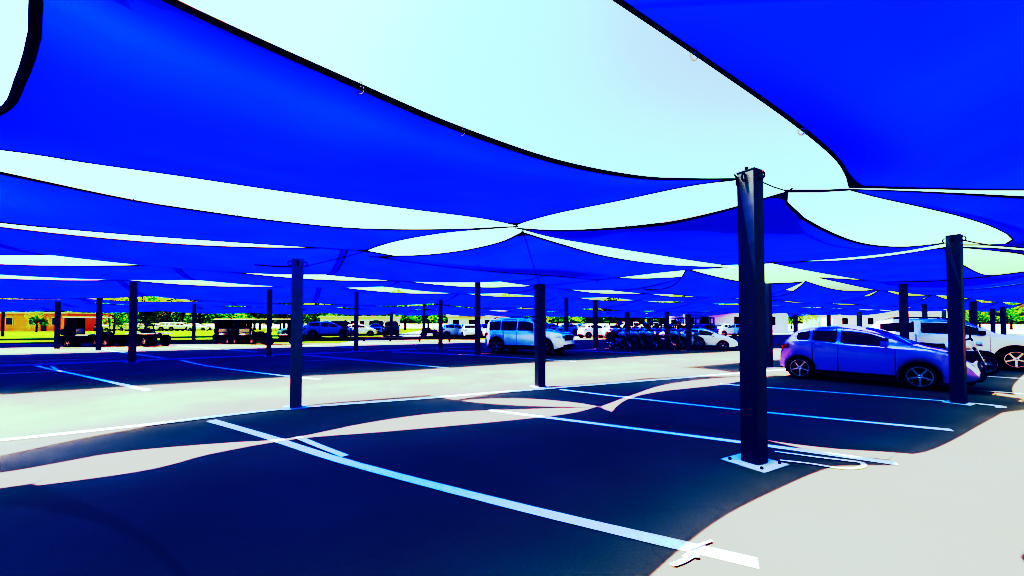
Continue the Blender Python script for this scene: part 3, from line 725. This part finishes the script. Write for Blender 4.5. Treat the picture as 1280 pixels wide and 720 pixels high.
# low flat trailer between cart and quad
tr = empty('flat_trailer', at(142,432.5), R(-3)); tag(tr, 'low black flatbed trailer between the leftmost golf cart and the quad bike', 'trailer')
bm = bmesh.new(); box(bm, -1.3, 1.3, -.7, .7, .42, .56, bev=.02); mobj('deck', bm, M['black'], tr)
bm = bmesh.new(); box(bm, -1.3, 1.3, -.74, -.69, .5, .78); box(bm, -1.3, 1.3, .69, .74, .5, .78); mobj('side_board', bm, M['black'], tr)
bm = bmesh.new(); tube(bm, [(1.3,0,.45), (2.0,0,.42)], .04, 6); tube(bm, [(1.9,0,.42),(1.9,0,.02)], .03, 6); mobj('drawbar', bm, M['cable'], tr)
for x in (-.35, .35):
    for s in (1, -1): wheel(tr, x, s*.82, .27, .16, s, .6)
def motorbike():
    r = empty('motorcycle')
    for x in (-.68, .70):
        w_ = empty('wheel', (x, 0, .31)); w_.parent = r
        bm = bmesh.new(); lathe_y(bm, [(-.05,.24), (-.055,.29), (0,.315), (.055,.29), (.05,.24), (-.05,.24)], 24); mobj('tyre', bm, M['rubber'], w_)
        bm = bmesh.new()
        for k in range(6):
            a = math.pi*k/6; tube(bm, [(math.cos(a)*.24, 0, math.sin(a)*.24), (-math.cos(a)*.24, 0, -math.sin(a)*.24)], .008, 4)
        lathe_y(bm, [(-.03,.22), (-.03,.245), (.03,.245), (.03,.22), (-.03,.22)], 24); mobj('rim', bm, M['rim'], w_)
    bm = bmesh.new(); box(bm, -.25, .3, -.14, .14, .28, .62, bev=.06); mobj('engine', bm, M['galv'], r)
    bm = bmesh.new(); tube(bm, [(-.68,.0,.31), (-.3,0,.45), (-.15,0,.72), (.45,0,.82), (.52,0,.72)], .035, 6); mobj('frame', bm, M['black'], r)
    bm = bmesh.new(); tube(bm, [(-.1,0,.78), (.0,0,.84), (.2,0,.88), (.38,0,.84), (.46,0,.78)], [.07,.13,.16,.13,.06], 10); mobj('fuel_tank', bm, M['white'], r)
    bm = bmesh.new(); tube(bm, [(-.85,0,.82), (-.6,0,.80), (-.3,0,.76), (-.1,0,.8)], [.06,.1,.11,.08], 8); mobj('seat', bm, M['black'], r)
    for s in (1, -1):
        bm = bmesh.new(); tube(bm, [(.70,s*.08,.31), (.48,s*.09,.95)], .022, 6); mobj('fork', bm, M['rim'], r)
        bm = bmesh.new(); tube(bm, [(.1,s*.15,.35), (-.3,s*.17,.28), (-.85,s*.18,.34)], [.02,.03,.04], 6); mobj('exhaust', bm, M['rim'], r)
        bm = bmesh.new(); tube(bm, [(.42,s*.3,1.06), (.42,s*.34,1.2)], .008, 5); box(bm, .41, .43, s*.34-.06, s*.34+.06, 1.17, 1.27); mobj('mirror', bm, M['black'], r)
    bm = bmesh.new(); tube(bm, [(.34,-.38,1.03), (.44,-.2,1.06), (.46,0,1.0), (.44,.2,1.06), (.34,.38,1.03)], .016, 6); mobj('handlebar', bm, M['black'], r)
    bm = bmesh.new(); tube(bm, [(.52,0,.92), (.66,0,.92)], [.06,.09], 10); mobj('headlight', bm, M['lamp'], r)
    bm = bmesh.new(); tube(bm, [(.42,0,.62), (.6,0,.66), (.74,0,.65), (.9,0,.56)], [.05,.06,.06,.05], 6); tube(bm, [(-.95,0,.72), (-.72,0,.70), (-.5,0,.6)], .06, 6); mobj('mudguard', bm, M['black'], r)
    bm = bmesh.new(); tube(bm, [(0,.1,.3), (-.05,.28,.01)], .014, 5); mobj('side_stand', bm, M['cable'], r)
    return r
mb = motorbike(); MG = 'motorcycles parked in a row at the far side of the aisle'
k = 0
for i in range(11):
    px = 775 + i*8.6; by = 436.5 - (i % 2)*3
    put(mb, k == 0, at(px, by)+V3(0, .2*(i % 3), 0), R(-55+random.uniform(-14,14)), 'motorcycle standing in the tangled row between the thin posts and the small white car', 'motorcycle', MG, 1.1); k += 1
for i in range(9):
    px = 772 + i*12; put(mb, False, at(px, 428+ (i%2)*1.5), R(120+random.uniform(-20,20)), 'motorcycle in the back line behind the tangled row of motorcycles', 'motorcycle', 'motorcycles parked in the back line', 1.2)
put(mb, False, at(1199,467)+V3(0,.25,0), R(-50), 'black motorcycle squeezed between the blue hatchback and the white crossover', 'motorcycle', 'single motorcycle', 1.05)
put(mb, False, at(434,424.5), R(-30), 'motorcycle beside the person in purple on the far pavement', 'motorcycle', None, 1.15)
# black storage racks above the motorcycles
def rack():
    r = empty('bike_rack')
    for x in (-1.6, 0, 1.6):
        for y in (-.5, .5):
            bm = bmesh.new(); tube(bm, [(x,y,0), (x,y,2.1)], .03, 5); mobj('upright', bm, M['black'], r)
    for z in (1.0, 1.55, 2.1):
        bm = bmesh.new(); box(bm, -1.65, 1.65, -.52, .52, z-.03, z+.02); mobj('shelf', bm, M['black'], r)
    for i in range(6):
        x = -1.4+i*.55; h = .25+.1*((i*7) % 3); bm = bmesh.new(); z = 1.025 if i % 2 else 1.575; box(bm, x-.18, x+.18, -.3, .3, z, z+h, bev=.03); o = mobj('crate', bm, M['black' if i % 3 else 'rim'], r)
    return r
rk_ = rack(); RG = 'black open storage racks behind the motorcycles'
for i, (px, by) in enumerate(((792,423), (832,424), (868,425))):
    put(rk_, i == 0, at(px, by), R(-8), ['black open storage rack at the left end behind the motorcycles', 'middle black open storage rack behind the motorcycles', 'black open storage rack at right behind the small white car'][i], 'rack', RG)
# ------------------------------------------------------------------ person in purple
def person(loc, rz, label):
    r = empty('person', loc, rz); tag(r, label, 'person')
    J = dict(pel=(0,0,.95), sp=(0,0,1.15), ch=(.01,0,1.36), nk=(.02,0,1.52), h0=(.03,0,1.62), h1=(.03,0,1.76),
        hl=(0,.1,.9), kl=(.03,.12,.5), al=(-.02,.13,.09), tl=(.14,.14,.04), hr=(0,-.1,.9), kr=(.05,-.12,.5), ar=(-.01,-.13,.09), tr=(.15,-.14,.04),
        sl=(.0,.19,1.43), el=(-.02,.26,1.15), wl=(.12,.25,.93), dl=(.18,.24,.84), sr=(.0,-.19,1.43), er=(.0,-.27,1.16), wr=(.16,-.24,.98), dr=(.23,-.22,.90))
    rad = dict(pel=.15, sp=.14, ch=.16, nk=.06, h0=.085, h1=.09, hl=.1, kl=.062, al=.045, tl=.04, hr=.1, kr=.062, ar=.045, tr=.04, sl=.065, el=.045, wl=.032, dl=.036, sr=.065, er=.045, wr=.032, dr=.036)
    ed = ['pel-sp','sp-ch','ch-nk','nk-h0','h0-h1','pel-hl','hl-kl','kl-al','al-tl','pel-hr','hr-kr','kr-ar','ar-tr','ch-sl','sl-el','el-wl','wl-dl','ch-sr','sr-er','er-wr','wr-dr']
    def skin(name, keys, edges, grow, m, parent):
        me = bpy.data.meshes.new(name); ix = {k: i for i, k in enumerate(keys)}
        me.from_pydata([J[k] for k in keys], [(ix[a], ix[b]) for a, b in edges], [])
        o = bpy.data.objects.new(name, me); COL.objects.link(o)
        md = o.modifiers.new('skin', 'SKIN'); o.modifiers.new('sub', 'SUBSURF').levels = 1; o.modifiers['sub'].render_levels = 1
        for i, k in enumerate(keys): me.skin_vertices[0].data[i].radius = (rad[k]+grow, rad[k]+grow)
        me.skin_vertices[0].data[0].use_root = True; me.materials.append(m); o.parent = parent; return o
    pe = [tuple(e.split('-')) for e in ed]
    skin('body', list(J), pe, 0, M['skin'], r)
    top = ['pel','sp','ch','sl','el','wl','sr','er','wr']; skin('hooded_top', top, [e for e in pe if e[0] in top and e[1] in top], .02, M['shirt'], r)
    bot = ['pel','hl','kl','al','hr','kr','ar']; skin('trousers', bot, [e for e in pe if e[0] in bot and e[1] in bot], .014, M['trousers'], r)
    bm = bmesh.new(); bmesh.ops.create_uvsphere(bm, u_segments=12, v_segments=8, radius=.115); 
    for v in bm.verts: v.co = Vector((v.co.x-.02, v.co.y*.9, max(v.co.z, -.05)+1.77))
    mobj('hair', bm, M['hair'], r); return r
person(at(430,424.8)+V3(-.1,.5,0), R(-70), 'person in a purple top standing by a motorcycle on the far pavement')
# ------------------------------------------------------------------ background
bm = bmesh.new(); a, b = at(452,426.5), at(600,427.5)
tube(bm, [a+V3(0,0,.28), b+V3(0,0,.28)], .10, 6)
for t in (.02,.25,.5,.75,.98): p = a.lerp(b, t); tube(bm, [p, p+V3(0,0,.26)], .08, 6)
tag(mobj('low_barrier', bm, M['black']), 'low black rail running along the far pavement left of the SUV', 'barrier')
def leaf_cloud(bm, c, rx, rz, n, s):
    for _ in range(n):
        d = Vector((random.gauss(0,1), random.gauss(0,1), random.gauss(0,1))).normalized()*random.uniform(.45, 1)**.5
        p = Vector(c) + Vector((d.x*rx, d.y*rx, d.z*rz)); q = Matrix.Rotation(random.uniform(0, 6.28), 3, 'Z') @ Matrix.Rotation(random.uniform(-1.2, 1.2), 3, 'X')
        k = s*random.uniform(.6, 1.3); bm.faces.new([bm.verts.new(p + q @ Vector(v)) for v in ((-k,0,0), (0,-k*.6,0), (k,0,0), (0,k*.6,0))])
def tree(h, r, m, seed):
    random.seed(seed); t = empty('broadleaf_tree'); bm = bmesh.new()
    tube(bm, [(0,0,0), (.05,0,h*.25), (.1,.05,h*.5), (.05,0,h*.8)], [.22,.17,.12,.04], 8)
    for k in range(6):
        a = k*1.05+random.random(); z = h*random.uniform(.3,.55); tube(bm, [(.05,0,z), (math.cos(a)*r*.4, math.sin(a)*r*.4, z+h*.13), (math.cos(a)*r*.75, math.sin(a)*r*.75, z+h*.24)], [.08,.05,.02], 5)
    mobj('trunk', bm, M['bark'], t); bm = bmesh.new()
    for k in range(15):
        a = random.random()*6.28; q = random.uniform(.1,.8)*r; leaf_cloud(bm, (math.cos(a)*q, math.sin(a)*q, h*random.uniform(.24,.92)), r*random.uniform(.28,.48), h*random.uniform(.09,.17), 150, .16)
    mobj('crown', bm, m, t, smooth=False); return t
protos = [tree(6.5, 2.8, M['leaf'], 1), tree(7.5, 3.2, M['leaf'], 2), tree(6.8, 2.6, M['leafd'], 3)]
random.seed(11)
TG = 'trees beyond the lawn'; spots = []
for i in range(48):
    spots.append((-120 + i*15 + random.uniform(-6,6), random.uniform(84, 112)))
for i in range(20):
    spots.append((560 + i*42 + random.uniform(-12,12), random.uniform(92, 125)))
lab = ['light green leafy tree in the line beyond the lawn', 'fuller light green tree in the line beyond the lawn', 'dark green tree in the line beyond the lawn']
used = [False]*3
for i, (px, Y) in enumerate(spots):
    k = i if i < 3 else random.choice((0, 1, 2, 1)); put(protos[k], not used[k], at_depth(px, Y), random.random()*6, lab[k], 'tree', TG, random.uniform(.95, 1.45)); used[k] = True
# two nearer trees in front of the lawn's far side
put(protos[0], False, at_depth(46, 72), 1.0, 'small light green tree in front of the orange wall', 'tree', TG, .62)
put(protos[1], False, at_depth(143, 60), 2.0, 'light green tree between the two leftmost thin posts and the orange wall', 'tree', TG, .62)
put(protos[2], False, at_depth(182, 56), 2.4, 'dark bushy tree directly behind the quad bike', 'tree', TG, .6)
def building(px0, px1, Y, h, m, roofm, label, nwin=6, gable=False, name='low_building', winm='glass'):
    a, b = at_depth(px0, Y), at_depth(px1, Y); L = (b-a).length; root = empty(name, (a+b)/2); tag(root, label, 'building')
    bm = bmesh.new(); box(bm, -L/2, L/2, 0, 9, 0, h); mobj('wall', bm, M[m], root)
    bm = bmesh.new()
    if gable:
        v = [bm.verts.new(p) for p in ((-L/2-.4,-.5,h+.003),(L/2+.4,-.5,h+.003),(L/2+.4,9.5,h+.003),(-L/2-.4,9.5,h+.003),(-L/2-.4,4.5,h+1.8),(L/2+.4,4.5,h+1.8))]
        for f in ((0,1,5,4),(3,4,5,2),(0,4,3),(1,2,5),(0,3,2,1)): bm.faces.new([v[i] for i in f])
    else: box(bm, -L/2-.2, L/2+.2, -.2, 9.2, h+.003, h+.28)
    mobj('roof', bm, M[roofm], root)
    for k in range(nwin):
        x = -L/2 + L*(k+.5)/nwin; wv = min(1.4, L/nwin*.5)
        bm = bmesh.new(); box(bm, x-wv/2, x+wv/2, -.05, -.003, h*.35, h*.78); f = mobj('window', bm, M['wall2'], root)
        bm = bmesh.new(); box(bm, x-wv/2+.08, x+wv/2-.08, -.07, -.053, h*.35+.08, h*.78-.08); mobj('pane', bm, M[winm], f)
    bm = bmesh.new(); x = L*.5-L/nwin; box(bm, x-.5, x+.5, -.06, -.003, 0, 2.1); mobj('door', bm, M['roof'], root)
    return root
building(-60, 84, 78, 3.5, 'orange', 'wall', 'long low orange building on the left behind the lawn', 5, winm='roof')
building(400, 482, 70, 2.6, 'wall2', 'wall', 'long pale building beyond the person in purple', 7)
building(860, 985, 66, 3.5, 'wall', 'wall2', 'cream flat roofed warehouse between the storage racks and the blue hatchback', 3)
building(560, 640, 85, 3.0, 'wall2', 'roof', 'pale house with grey roof directly behind the pale SUV', 4, True)
building(1040, 1200, 90, 3.6, 'wall', 'roof', 'pale house beyond the roofs of the cars at right', 5, True)
# distant parked cars
FC = dict(W2); far = [('white', HATCH, 'white car in the distant line of parked cars'), ('dark', SUV, 'dark SUV in the distant line of parked cars'), ('lilac', HATCH, 'silver car in the distant line of parked cars'), ('white', XOV, 'white SUV in the distant line of parked cars')]
fp = []
for p_, sp_, l_ in far:
    s_ = dict(sp_); s_['paint'] = p_; fp.append((car(s_, (0,0,0), 0, l_, group='cars parked in the distance'), l_))
cnt = [0]*4
for i in range(30):
    px = 372 + i*19.5 + random.uniform(-4,4); Y = random.choice((44, 50, 58)) + random.uniform(-1, 1)
    if 525 < px < 545 or 492 < px < 528: continue
    k = (0,2,3,1)[i] if i < 4 else random.choice((0,0,0,2,2,3,3,1,0,2)); put(fp[k][0], cnt[k] == 0, at_depth(px, Y), random.choice((R(20), R(200), R(110), R(-70))), fp[k][1], 'car', 'cars parked in the distance'); cnt[k] += 1
for i in range(8):
    px = 128 + i*17 + random.uniform(-3,3)
    k = random.choice((0,2,3)); put(fp[k][0], cnt[k] == 0, at_depth(px, 84), R(10), fp[k][1], 'car', 'cars parked in the distance'); cnt[k] += 1
